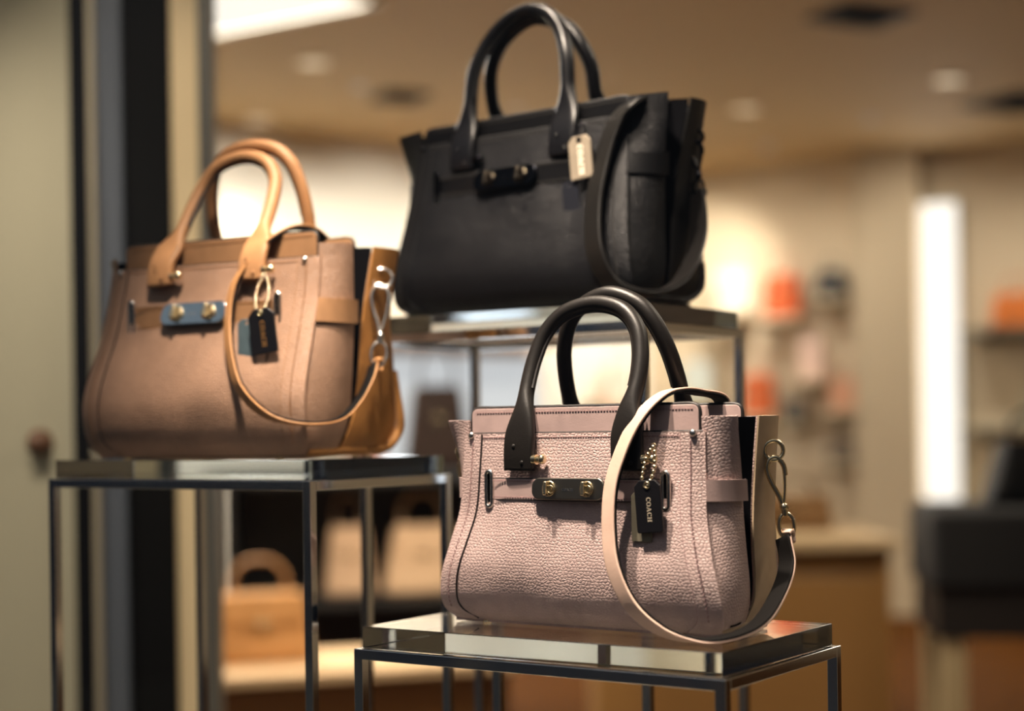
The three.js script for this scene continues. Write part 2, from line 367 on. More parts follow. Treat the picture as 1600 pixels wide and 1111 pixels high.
// recessed wall washers in front of the two back walls
function washers(A, B, ks, off, power, side) {
  const d = [B[0] - A[0], B[1] - A[1]], L = Math.hypot(...d), u = [d[0] / L, d[1] / L], n = [u[1], -u[0]];   // n into the room
  ks.forEach((k, i) => {
    const X = A[0] + d[0] * k + n[0] * off, Z = A[1] + d[1] * k + n[1] * off, p = W(X, ceilY, Z), label = `small recessed wall washer facing the ${side}, ${['first', 'second', 'third', 'fourth', 'fifth'][i]} from its left end`;
    const t = thing('wall_washer', label, 'spotlight', p, 0);
    part('trim_ring', new THREE.TorusGeometry(0.045, 0.005, 8, 28).rotateX(Math.PI / 2).translate(0, -0.003, 0), ceilMat, t);
    part('lamp', cyl(0.04, 0.04, 0.004, 24).translate(0, -0.003, 0), std('#4a4a48', 0.5, 0, { emissive: soft.clone(), emissiveIntensity: 0.4 }), t);
    const l = new THREE.SpotLight(soft, power, 8, 0.85, 0.8, 2); l.position.copy(p).add(V(0, -0.02, 0)); l.target.position.copy(W(X - n[0] * off, 0.35, Z - n[1] * off)); l.castShadow = true; l.shadow.radius = 3; scene.add(l, l.target);
  });
}
washers(PL, P0, [0.45, 0.58, 0.71, 0.84, 0.97], 1.3, 18, 'pale back wall');
washers(P0, PR, [0.12, 0.28, 0.46], 1.3, 6.5, 'beige back wall');
ceilingPanel(1.7, 1.9, 1.1, 0.6, 11, 1.0, -YAW, 'luminous ceiling panel to the right of the window display, outside the picture', warm);

// ---------------------------------------------------------------- the stands: chrome frames with clear acrylic tops
const SL = 0.399, SD = 0.236, ST = 0.0219, SO = 0.0062, RW = 0.0105;
const stands = { p: [0.1761, -0.1954, 1.386], t: [-0.2142, -0.0304, 1.693], b: [0.1454, 0.139, 1.796] };
function stand(key, frameLabel, slabLabel) {
  const [X, y, Z] = stands[key], cx = X - eR[0] * SL / 2 + eB[0] * SD / 2, cz = Z - eR[1] * SL / 2 + eB[1] * SD / 2;
  const topY = y - ST, base = -0.72, h = topY - base, fl = SL + 2 * SO, fd = SD + 2 * SO;
  const f = thing('display_stand', frameLabel, 'stand', W(cx, base, cz), -YAW);
  for (const sx of [-1, 1]) for (const sz of [-1, 1]) part('leg', box(RW, h, RW, sx * (fl - RW) / 2, h / 2, sz * (fd - RW) / 2, 0.0009), M.chrome, f);
  for (const sz of [-1, 1]) part('rail', box(fl - 2 * RW + 0.0008, RW, RW, 0, h - RW / 2, sz * (fd - RW) / 2, 0.0009), M.chrome, f);
  for (const sx of [-1, 1]) part('rail', box(RW, RW, fd - 2 * RW + 0.0008, sx * (fl - RW) / 2, h - RW / 2, 0, 0.0009), M.chrome, f);
  const s = thing('acrylic_slab', slabLabel, 'shelf', W(cx, topY + 0.0002, cz), -YAW);
  part('slab', box(SL, ST - 0.0004, SD, 0, ST / 2, 0, 0.0009), M.acrylic, s);
}
stand('p', 'low chrome square-tube stand under the pink handbag', 'thick clear acrylic slab under the pink handbag');
stand('t', 'chrome square-tube stand at the left under the tan handbag', 'thick clear acrylic slab under the tan handbag');
stand('b', 'tall chrome square-tube stand at the back under the black handbag', 'thick clear acrylic slab under the black handbag');

// ---------------------------------------------------------------- the three handbags
function makeBag(name, label, cfg) {
  const { pos, turn, mats: m, H, yw } = cfg;
  const g = thing(name, label, 'handbag', W(...pos), turn);
  const xf = (y) => lerpTable(cfg.xf, y), zf = (y) => lerpTable(cfg.zf, y), xb = (y) => lerpTable(cfg.xb, y), zb = (y) => -lerpTable(cfg.zb ?? cfg.zf, y);
  const wing = (y) => lerpTable(cfg.wing, y), sF = (y) => lerpTable(cfg.slitF, y), sR = (y) => lerpTable(cfg.slitR, y);
  const wob = cfg.wob;
  const surf = (x, y) => {                                        // depth of the front face
    const k = Math.min(1, Math.abs(x) / xf(y)), edge = 1 - Math.pow(k, 14);
    return zf(y) - 0.005 * (1 - edge) + 0.0035 * (1 - k * k) * Math.sin(Math.PI * Math.min(1, y / H))
      + (n8(x * 2.1 + wob, y * 2.3 + wob) - 0.5) * 0.0045 * Math.sin(Math.PI * Math.min(1, y / H)) + (n32(x * 0.9 + wob, y * 0.5) - 0.5) * 0.0012 * Math.sin(Math.PI * Math.min(1, y / H));
  };
  const yv = (v) => H * v * (0.55 + 0.45 * v) / 1.0;              // denser rows near the base
  const front = (off = 0) => (u, v) => { const y = yv(v), x = (u * 2 - 1) * xf(y); return V(x, y, surf(x, y) + off); };
  // front panel and edge trims
  part('front_panel', sheet(front(), 72, 64, 0.003), m.grain, g);
  const trimW = cfg.trimW;
  for (const sd of [-1, 1]) {
    const fn = (u, v) => {
      const y = yv(v), inner = xf(y) - trimW + (y < 0.02 ? Math.pow(1 - y / 0.02, 2) * -0.010 : 0), x = sd * (inner + (xf(y) + 0.0012 - inner) * (sd > 0 ? u : 1 - u));
      return V(x, y, surf(x, y) + 0.0018);
    };
    const t = part('edge_trim', sheet(fn, 8, 56, 0.0022), m.grain, g);
    const line = (y) => { const x = sd * (xf(y) - trimW + (y < 0.02 ? Math.pow(1 - y / 0.02, 2) * -0.010 : 0)); return V(x - sd * 0.0003, y, surf(x, y) + 0.0006); };
    part('edge_paint', tube(Array.from({ length: 24 }, (_, i) => line(0.001 + (H - 0.002) * i / 23)), 0.0010, 60, 6), sd > 0 ? m.stitch : m.edge, t);
    part('stitching', stitches((t) => { const y = 0.012 + (H - 0.02) * t, x = sd * (xf(y) - trimW * 0.55 + (Math.round(t * 1e4) % 2) * 0.0); return { p: V(x, y, surf(x, y) + 0.0020), d: V(0.12 * sd, 1, 0), n: V(0, 0, 1) }; }, H - 0.02, 0.0042, 0.0006), m.stitch, t);
  }
  part('top_edge', tube(Array.from({ length: 21 }, (_, i) => { const x = (i / 10 - 1) * (xf(H) - 0.002); return V(x, H, surf(x, H) - 0.0015); }), 0.0014, 40, 6), m.edge, g);
  part('stitching', stitches((t) => { const x = (t * 2 - 1) * (xf(H) - trimW); return { p: V(x, H - 0.004, surf(x, H - 0.004) + 0.0003), d: V(1, 0, 0), n: V(0, 0, 1) }; }, 2 * xf(H), 0.0034), m.stitch, g);
  // back panel
  part('back_panel', sheet((u, v) => { const y = (yw) * v, x = -(u * 2 - 1) * xb(y), k = Math.abs(u * 2 - 1); return V(x, y, zb(y) + 0.008 * Math.pow(k, 12)); }, 40, 32, 0.003), m.grain, g);
  // base with a rounded lip and metal feet
  { const z0 = zf(0.0) - 0.001, z1 = zb(0.0) + 0.001, w = xf(0);
    part('base', sheet((u, v) => V(w * (u * 2 - 1), 0.0005, z0 + (z1 - z0) * v), 6, 6, 0.003, false), m.grain, g);
    for (const sd of [-1, 1]) {
      const lip = [], yb = cfg.lipTop;
      const zz = (y) => zb(y) + 0.004;
      lip.push(V(sd * (xf(0.004) - 0.004), 0.0045, zf(0.004) - 0.008));
      for (let i = 1; i < 6; i++) lip.push(V(sd * (xf(0.004) - 0.001), 0.0045, zf(0.004) * (1 - i / 3)));
      lip.push(V(sd * xb(0.008), 0.009, zz(0.008) + 0.005));
      for (let i = 1; i <= 6; i++) { const y = 0.014 + (yb - 0.014) * i / 6; lip.push(V(sd * (xb(y) - 0.001 - 0.003 * i / 6), y, zz(y))); }
      part('base_lip', tube(lip, cfg.lipR, 60, 12), m.gusset, g);
    }
    for (const [fx, fz] of [[-0.75, 0.7], [0.75, 0.7], [-0.75, -0.7], [0.75, -0.7]])
      part('foot', new THREE.LatheGeometry([[0, -0.004], [0.0036, -0.004], [0.0046, -0.003], [0.0046, -0.0015], [0.003, 0.0005], [0, 0.0005]].map(([x, y]) => new THREE.Vector2(x, y)), 20).translate(fx * w, 0, fz * (zf(0)) * 1.33), m.metal, g);
  }
  // side gussets, the dark fold between them, the belt that wraps the sides
  for (const sd of [-1, 1]) {
    const fl = sd < 0, ytop = yw;
    const gx = (u, y, a, b, bulge) => V(sd * (a[0] + (b[0] - a[0]) * u + bulge * Math.sin(Math.PI * u)), y, a[1] + (b[1] - a[1]) * u);
    const fy = (v) => 0.004 + (ytop - 0.004) * v;
    const A = (y) => [xf(Math.min(y, H)) - 0.0035, zf(Math.min(y, H)) - 0.0065], B = (y) => [wing(y), sF(y)];
    const C = (y) => [wing(y), sR(y)], D = (y) => [xb(y) - 0.002 - cfg.recess * Math.max(0, 1 - y / 0.12), zb(y) + 0.004];
    const gf = (off) => (u, v) => { const y = fy(v) , p = gx(u, y, A(y), B(y), 0.002 + 0.004 * Math.sin(Math.PI * v)); return p.add(V(sd * off * 0.75, 0, off * 0.65)); };
    part('front_gusset', sheet(gf(0), 12, 44, 0.0022, fl === false), m.grain, g);
    part('rear_gusset', sheet((u, v) => { const y = fy(v) + cfg.rearRise * v; return gx(u, y, C(Math.min(y, yw)), D(Math.min(y, yw)), 0.003); }, 12, 44, 0.0022, fl === false), m.gusset, g);
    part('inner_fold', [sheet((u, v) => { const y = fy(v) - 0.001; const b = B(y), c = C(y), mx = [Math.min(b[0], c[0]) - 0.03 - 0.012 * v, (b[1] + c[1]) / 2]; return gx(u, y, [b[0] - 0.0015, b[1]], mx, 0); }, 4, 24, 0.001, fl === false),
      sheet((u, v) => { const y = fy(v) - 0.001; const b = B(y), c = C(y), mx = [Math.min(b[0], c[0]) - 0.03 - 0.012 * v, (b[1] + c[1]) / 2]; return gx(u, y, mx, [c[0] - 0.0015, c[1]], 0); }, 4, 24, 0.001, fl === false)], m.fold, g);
    const [b0, b1] = cfg.belt;
    part('side_belt', sheet((u, v) => { const y = b0 + (b1 - b0) * v, a = A(y), b = B(y); b[0] += 0.002; b[1] -= 0.003; return gx(0.02 + u * 0.98, y, a, b, 0.0045).add(V(sd * 0.0022, 0, 0.0018)); }, 12, 6, 0.003, fl === false), m.smooth, g);
    part('side_seam', tube([V(sd * (wing(0.02) + 0.0003), 0.02, (sF(0.02) + sR(0.02)) / 2), V(sd * (wing(0.01) + 0.001), 0.011, sF(0.01) + 0.004), V(sd * (xf(0.006) + 0.001), 0.0085, zf(0.0) * 0.45), V(sd * (xf(0.006) + 0.0006), 0.0075, zf(0.0) * 0.8)], 0.0016, 24, 6), m.fold, g);
  }
  // top bands
  { const [tw, th, tz] = cfg.band, low = H - 0.016, hh = th - low;
    for (const sd of [1, -1]) {
      const s = roundRect(tw * 2, hh, 0.007), b = part('top_band', extrudeShape(s, 0.0046, 0.0012).translate(0, low + hh / 2, sd > 0 ? tz - 0.0046 : -tz), m.smooth, g);
      const o = [], z = sd > 0 ? tz - 0.0023 : -tz + 0.0023;
      for (let i = 0; i <= 4; i++) o.push(V(-tw, low + hh * 0.3 + i * (hh * 0.7 - 0.008) / 4, z));
      o.push(V(-tw + 0.002, th - 0.002, z)); for (let i = 0; i <= 12; i++) o.push(V(-tw + 0.008 + (2 * tw - 0.016) * i / 12, th, z)); o.push(V(tw - 0.002, th - 0.002, z));
      for (let i = 0; i <= 4; i++) o.push(V(tw, th - 0.008 - i * (hh * 0.7 - 0.008) / 4, z));
      part('edge_paint', tube(o, 0.0021, 120, 8), m.edge, b);
      part('stitching', stitches((t) => ({ p: V((t * 2 - 1) * (tw - 0.006), th - 0.0045, sd > 0 ? tz + 0.0002 : -tz - 0.0002), d: V(1, 0, 0), n: V(0, 0, sd) }), 2 * tw, 0.0034), m.stitch, b);
    }
    part('lining', sheet((u, v) => V((u * 2 - 1) * (tw - 0.004), th - 0.014 - 0.006 * Math.sin(Math.PI * v), tz * 0.9 * (1 - 2 * v)), 8, 8, 0.001), m.fold, g);
  }
  // handles: wide stitched tabs on the panel that roll into round grips
  for (const hd of cfg.handles) {
    const half = hd.path, pts = [...half.map(([x, y, z]) => V(-x, y, z)), ...half.slice(0, -1).reverse().map(([x, y, z]) => V(x, y, z))];
    const curve = new THREE.CatmullRomCurve3(pts, false, 'centripetal'), tabY = hd.tab;
    const rolled = (y) => { const k = Math.max(0, Math.min(1, (y - tabY[0]) / (tabY[1] - tabY[0]))); return k * k * (3 - 2 * k); };
    const geo = sweep((t) => {
      const c = curve.getPointAt(t), d = curve.getTangentAt(t), ax = V(0, 0, 1), b = ax.addScaledVector(d, -ax.dot(d)).normalize(), s = b.clone().cross(d).normalize(), k = rolled(c.y);
      return { c, s, b, w: cfg.tabW * (1 - k) + cfg.gripR * k, h: cfg.tabT * (1 - k) + cfg.gripR * k, p: 0.45 + 0.55 * k };
    }, 150, 24);
    const h = part('handle', geo, m.handle, g, cfg.handleLabel);
    const z = hd.sign;
    const inner = []; for (let i = 0; i <= 60; i++) {
      const t = 0.2 + 0.6 * i / 60, c = curve.getPointAt(t), d = curve.getTangentAt(t), b = V(0, 0, 1).addScaledVector(d, -d.z).normalize(), sv = b.clone().cross(d).normalize(), k = rolled(c.y);
      inner.push(c.addScaledVector(sv, -(cfg.tabW * (1 - k) + cfg.gripR * k) * 0.93).addScaledVector(b, 0.0012));
    }
    part('edge_paint', tube(inner, 0.0021, 120, 8), m.edge, h);
    for (const sx of [-1, 1]) for (const [ox, oy] of [[0.35, 0.008], [-0.2, 0.024]]) {
      const c = half[0];
      part('rivet', new THREE.SphereGeometry(0.0022, 12, 8).scale(1, 1, 0.5).translate(sx * c[0] + ox * cfg.tabW, c[1] + oy, c[2] + z * (cfg.tabT + 0.0002)), m.handle, h);
    }
    if (z > 0) for (const sx of [-1, 1]) {
      const c = half[0], kx = sx * c[0] + cfg.tabW;
      part('side_stud', [cyl(0.0032, 0.0032, 0.012, 16).rotateZ(Math.PI / 2).translate(kx + 0.0035, c[1] + 0.011, c[2] - 0.0005), new THREE.SphereGeometry(0.005, 18, 12).scale(0.8, 1, 1).translate(kx + 0.0105, c[1] + 0.011, c[2]), cyl(0.005, 0.005, 0.0045, 18).rotateZ(Math.PI / 2).translate(kx + 0.0015, c[1] + 0.011, c[2] - 0.0005)], m.metal, h);
      part('handle_seam', tube(Array.from({ length: 10 }, (_, i) => { const q = curve.getPointAt((sx < 0 ? 0.02 + i * 0.012 : 0.98 - i * 0.012)), k = rolled(q.y); return V(q.x + (cfg.tabW * (1 - k) + cfg.gripR * k) * 0.8, q.y, q.z + (cfg.tabT * (1 - k) + cfg.gripR * k) * 0.75); }), 0.0007, 24, 5), m.edge, h);
    }
  }
  // corner studs
  for (const sd of [-1, 1]) { const x = sd * cfg.stud[0], y = cfg.stud[1]; part('corner_stud', new THREE.SphereGeometry(0.0036, 20, 14).scale(1, 1, 0.8).translate(x, y, surf(x, Math.min(y, H)) + 0.0025), m.stud, g); }
  // front belt, slots, turn-lock plate
  const [b0, b1] = cfg.belt, bx = cfg.slotX, by = (b0 + b1) / 2, beltZ = (x, y) => Math.max(surf(x, y), surf(x, by) ) + 0.0034;
  const fb = part('front_belt', sheet((u, v) => { const x = (u * 2 - 1) * (bx - 0.0015), y = b0 + (b1 - b0) * v; return V(x, y, surf(x, by) + 0.0034 - (b1 - b0) * 0 - 0.003 * Math.pow(Math.abs(u * 2 - 1), 10)); }, 50, 5, 0.0028), m.smooth, g);
  part('edge_paint', [b0, b1].map((y) => tube(Array.from({ length: 12 }, (_, i) => { const u = i / 11, x = (u * 2 - 1) * (bx - 0.002); return V(x, y, surf(x, by) + 0.0018 - 0.003 * Math.pow(Math.abs(u * 2 - 1), 10)); }), 0.0012, 40, 6)), m.edge, fb);
  part('stitching', [b0 + 0.002, b1 - 0.002].map((y) => stitches((t) => { const x = (t * 2 - 1) * (bx - 0.006); return { p: V(x, y, surf(x, by) + 0.0036), d: V(1, 0, 0), n: V(0, 0, 1) }; }, 2 * bx, 0.0034)), m.stitch, fb);
  for (const sd of [-1, 1]) {
    const hw = 0.0034, hh = (b1 - b0) / 2 + 0.004, cx = sd * (bx + 0.0005), z = surf(cx, by) + 0.0016, o = [];
    for (let i = 0; i < 10; i++) { const a = Math.PI * i / 9; o.push(V(cx + hw * Math.cos(a), by + hh + hw * Math.sin(a), z + 0.0008)); }
    for (let i = 0; i < 10; i++) { const a = Math.PI + Math.PI * i / 9; o.push(V(cx + hw * Math.cos(a), by - hh + hw * Math.sin(a), z + 0.0008)); }
    part('belt_slot', [tube(o, 0.0021, 80, 10, true)], m.slot, g);
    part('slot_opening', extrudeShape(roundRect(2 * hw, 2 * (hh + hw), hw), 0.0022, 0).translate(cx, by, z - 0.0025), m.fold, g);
  }
  { const [px, py, pw, ph] = cfg.plate, pz = surf(px, py) + 0.0045;
    const lean = Math.atan((surf(px, py + ph / 2) - surf(px, py - ph / 2)) / ph);
    const tip = (q) => q.translate(-px, -py, -pz).rotateX(lean).translate(px, py, pz);
    const p = part('lock_plate', tip(extrudeShape(roundRect(pw, ph, ph * 0.42), 0.0042, 0.0013, 4, 16).translate(px, py, pz)), m.plate, g);
    for (const kx of cfg.knobs) {
      const r = ph * 0.33;
      part('turn_lock', [new THREE.TorusGeometry(r, 0.0009, 8, 30).translate(kx, py, pz + 0.0046), cyl(r * 0.62, r * 0.72, 0.003, 24).rotateX(Math.PI / 2).translate(kx, py, pz + 0.0055),
        box(r * 0.62, r * 1.95, 0.0075, kx - r * 0.1, py, pz + 0.0085, r * 0.24), new THREE.TorusGeometry(r * 0.5, 0.0007, 6, 20).translate(kx + r * 0.5, py - r * 0.1, pz + 0.0072)].map(tip), m.knob, p);
    }
    const mx = (cfg.knobs[0] + cfg.knobs[1]) / 2;
    part('lettering', tip(lettering('COACH', 0.0026, 0.0004).translate(mx, py - 0.0008, pz + 0.0041)), m.silver ?? M.silver, p);
  }
  // hang tags on a bead chain
  { const T = cfg.tags, [ax, ay, az] = T.hang;
    const beads = [], c1 = T.front.top, c2 = T.back.top;
    const chain = new THREE.CatmullRomCurve3([V(ax, ay, az), V((ax + c1[0]) / 2 + 0.004, (ay + c1[1]) / 2, az + 0.002), V(c1[0], c1[1] - 0.002, c1[2] + 0.002), V(c1[0] - 0.006, c1[1] + 0.002, c1[2]), V((ax + c2[0]) / 2 - 0.003, (ay + c1[1]) / 2 + 0.004, az - 0.001)], true);
    const n = Math.round(chain.getLength() / 0.0046);
    for (let i = 0; i < n; i++) { const p = chain.getPointAt(i / n); beads.push(new THREE.SphereGeometry(0.0021, 12, 8).translate(p.x, p.y, p.z)); }
    beads.push(tube(chain.getPoints(40), 0.0005, 80, 5, true));
    part('bead_chain', beads, m.chain, g);
    for (const [t, mat, text] of [[T.back, m.tag2, false], [T.front, m.tag, true]]) {
      const s = new THREE.Shape(), w = t.w / 2, h = t.h, ch = t.w * 0.2;
      s.moveTo(-w + 0.002, -h); s.lineTo(w - 0.002, -h); s.quadraticCurveTo(w, -h, w, -h + 0.002); s.lineTo(w, -ch); s.lineTo(w - ch, 0); s.lineTo(-w + ch, 0); s.lineTo(-w, -ch); s.lineTo(-w, -h + 0.002); s.quadraticCurveTo(-w, -h, -w + 0.002, -h);
      const hole = new THREE.Path(); hole.absarc(0, -0.0045, 0.002, 0, Math.PI * 2, true); s.holes.push(hole);
      const place = (q) => q.rotateZ(t.tilt).rotateY(t.yaw ?? 0).translate(t.top[0], t.top[1] + 0.004, t.top[2]);
      const o = part('hang_tag', place(extrudeShape(s, 0.003, 0.0007)), mat, g, text ? cfg.tagLabel : 'plain second tag behind the first');
      if (text) { part('lettering', place(lettering('COACH', t.w * (T.letter ?? 0.165), 0.0004).rotateZ(-Math.PI / 2).translate(t.w * 0.03, -h * 0.56, 0.0029)), m.foil, o);
        part('eyelet', place(new THREE.TorusGeometry(0.0028, 0.0009, 8, 20).translate(0, -0.0045, 0.003)), m.chain, o); }
    }
  }
  // shoulder strap with snap hooks
  { const S = cfg.strap, pts = S.path.map(([x, y, z]) => V(x, y, z)), axis = V(...S.axis);
    const st = part('shoulder_strap', strap(pts, axis, S.width, 0.0026, 260, 0.0012 * S.side), m.strap, g);
    part('strap_lining', strap(pts, axis, S.width * 1.0, 0.0026, 260, -0.0012 * S.side), m.strapBack, st);
    for (const [Aa, Bb] of S.hooks) {
      const A = V(...Aa), B = V(...Bb), L = A.distanceTo(B), dn = B.clone().sub(A).normalize();
      const rt = V(0.82, 0, -0.57); rt.addScaledVector(dn, -rt.dot(dn)).normalize(); const nn = rt.clone().cross(dn);
      const q = (r, d, o = 0) => A.clone().addScaledVector(rt, r * L).addScaledVector(dn, d * L).addScaledVector(nn, -o * L);
      const basis = new THREE.Matrix4().makeBasis(rt, dn, nn);
      const w = S.wire ?? 0.0021;
      part('ring', tube(Array.from({ length: 16 }, (_, i) => q(0.11 * Math.cos(i / 8 * Math.PI), 0.11 * Math.sin(i / 8 * Math.PI), 0)), w, 50, 8, true), m.hook, g);
      part('snap_hook', [
        tube([q(0.10, 0.30), q(0.09, 0.18), q(0.02, 0.08), q(-0.06, 0.10), q(-0.10, 0.20), q(-0.07, 0.35), q(0.0, 0.52), q(0.035, 0.64)], w * 1.15, 60, 10),
        tube([q(0.095, 0.2), q(0.085, 0.4), q(0.05, 0.60)], w * 0.8, 16, 8),
        new THREE.SphereGeometry(w * 2.1, 16, 12).translate(...q(0.045, 0.655).toArray()),
        new THREE.CylinderGeometry(w * 1.5, w * 1.9, L * 0.09, 14).applyMatrix4(basis).translate(...q(0.045, 0.71).toArray()),
        tube(Array.from({ length: 16 }, (_, i) => q(0.05 + 0.085 * Math.cos(i / 8 * Math.PI), 0.87 + 0.14 * Math.sin(i / 8 * Math.PI), 0)), w, 60, 8, true),
      ], m.hook, g);
      part('strap_end', strap([q(0.02, 0.96, 0.03), q(0.06, 0.93), q(0.08, 1.0, -0.05), q(0.06, 1.08)], axis, S.width * 0.72, 0.004, 20), m.strap, st);
    }
  }
  return g;
}
const lining = phys('#0c0a09', 0.7, 0, { specularIntensity: 0.2 });
const baseShared = { trimW: 0.022, recess: 0.004, rearRise: 0, lipR: 0.0035, lipTop: 0.05 };
const pinkGrain = grained('#c1a8a4', 0.42, 0.0009), pinkSmooth = smooth('#c3a9a5', 0.5);
makeBag('handbag', 'pale pink pebbled leather handbag with black rolled handles, on the lowest stand in front', {
  ...baseShared, pos: [0.0904, -0.1914, 1.5981], turn: -0.6131, H: 0.186, yw: 0.2, wob: 0.13,
  xf: [[0, 0.150], [0.012, 0.158], [0.04, 0.157], [0.075, 0.148], [0.11, 0.140], [0.15, 0.137], [0.186, 0.136]],
  zf: [[0, 0.050], [0.006, 0.0565], [0.02, 0.0635], [0.04, 0.0665], [0.058, 0.066], [0.08, 0.062], [0.11, 0.056], [0.15, 0.052], [0.186, 0.0495], [0.2, 0.049]],
  xb: [[0, 0.150], [0.012, 0.158], [0.04, 0.158], [0.1, 0.158], [0.15, 0.162], [0.2, 0.167]],
  wing: [[0, 0.150], [0.03, 0.156], [0.08, 0.155], [0.11, 0.155], [0.15, 0.158], [0.2, 0.165]],
  slitF: [[0, 0.012], [0.012, 0.004], [0.03, 0.0025], [0.08, 0.007], [0.14, 0.0164], [0.2, 0.035]],
  slitR: [[0, 0.010], [0.012, 0.001], [0.03, -0.0085], [0.08, -0.010], [0.14, -0.010], [0.2, -0.0045]],
  band: [0.13, 0.2114, 0.0445], stud: [0.1265, 0.1845], belt: [0.1213, 0.1413], slotX: 0.1003, plate: [-0.0026, 0.132, 0.083, 0.0212], knobs: [-0.0235, 0.0195],
  tabW: 0.017, tabT: 0.0042, gripR: 0.0079,
  handles: [
    { sign: 1, tab: [0.178, 0.228], path: [[0.062, 0.1495, 0.0595], [0.0618, 0.165, 0.060], [0.061, 0.185, 0.0585], [0.0605, 0.206, 0.053], [0.063, 0.233, 0.041], [0.061, 0.26, 0.031], [0.0525, 0.286, 0.023], [0.034, 0.3045, 0.018], [0, 0.3125, 0.015]] },
    { sign: -1, tab: [0.178, 0.228], path: [[0.063, 0.1495, -0.0595], [0.063, 0.165, -0.060], [0.064, 0.185, -0.0575], [0.066, 0.212, -0.043], [0.065, 0.242, -0.031], [0.060, 0.27, -0.021], [0.049, 0.2955, -0.014], [0.034, 0.312, -0.012], [0, 0.3235, -0.011]] }],
  handleLabel: 'black leather handle', tagLabel: 'black tag lettered in cream',
  tags: { hang: [0.092, 0.172, 0.063], front: { top: [0.0885, 0.1375, 0.068], w: 0.0275, h: 0.0485, tilt: 0.07 }, back: { top: [0.0795, 0.127, 0.063], w: 0.0215, h: 0.047, tilt: 0.0 } },
  strap: { width: 0.0185, side: 1, axis: [0.9, 0.05, 0.36],
    path: [[-0.176, 0.085, -0.012], [-0.18, 0.05, -0.05], [-0.12, 0.03, -0.10], [0, 0.06, -0.115], [0.08, 0.15, -0.09], [0.100, 0.2, -0.066], [0.1021, 0.2178, -0.05], [0.0979, 0.2232, -0.015], [0.0965, 0.2247, 0.02], [0.0917, 0.2204, 0.043], [0.0804, 0.2068, 0.056], [0.0705, 0.1903, 0.063], [0.061, 0.1654, 0.07], [0.0545, 0.1358, 0.077], [0.0571, 0.0948, 0.086], [0.0676, 0.0604, 0.095], [0.0905, 0.0269, 0.1], [0.1201, 0.0084, 0.1], [0.15, 0.0016, 0.0956], [0.175, 0.003, 0.0886], [0.19, 0.0117, 0.056], [0.19, 0.0349, 0.01], [0.185, 0.0616, -0.0215], [0.178, 0.0849, -0.0287]],
    hooks: [[[0.1715, 0.167, -0.024], [0.178, 0.0849, -0.0287]], [[-0.1725, 0.167, -0.002], [-0.176, 0.085, -0.012]]] },
  mats: { grain: pinkGrain, smooth: pinkSmooth, gusset: smooth('#bfa78b', 0.55), edge: std('#15100f', 0.5), stitch: std('#9b7c7c', 0.7), fold: M.fold, handle: smooth('#1d1a18', 0.4), metal: M.gold, stud: M.silver, slot: M.silver, plate: M.plate, knob: M.gold, chain: M.gold, hook: M.gold, tag: M.black, tag2: smooth('#8f8876', 0.4), foil: std('#d8cbb4', 0.4, 0.3), strap: smooth('#dcbcaa', 0.5), strapBack: lining },
});
const tanGrain = grained('#a3816a', 0.45, 0.0009), tanSmooth = smooth('#a57c58', 0.5);
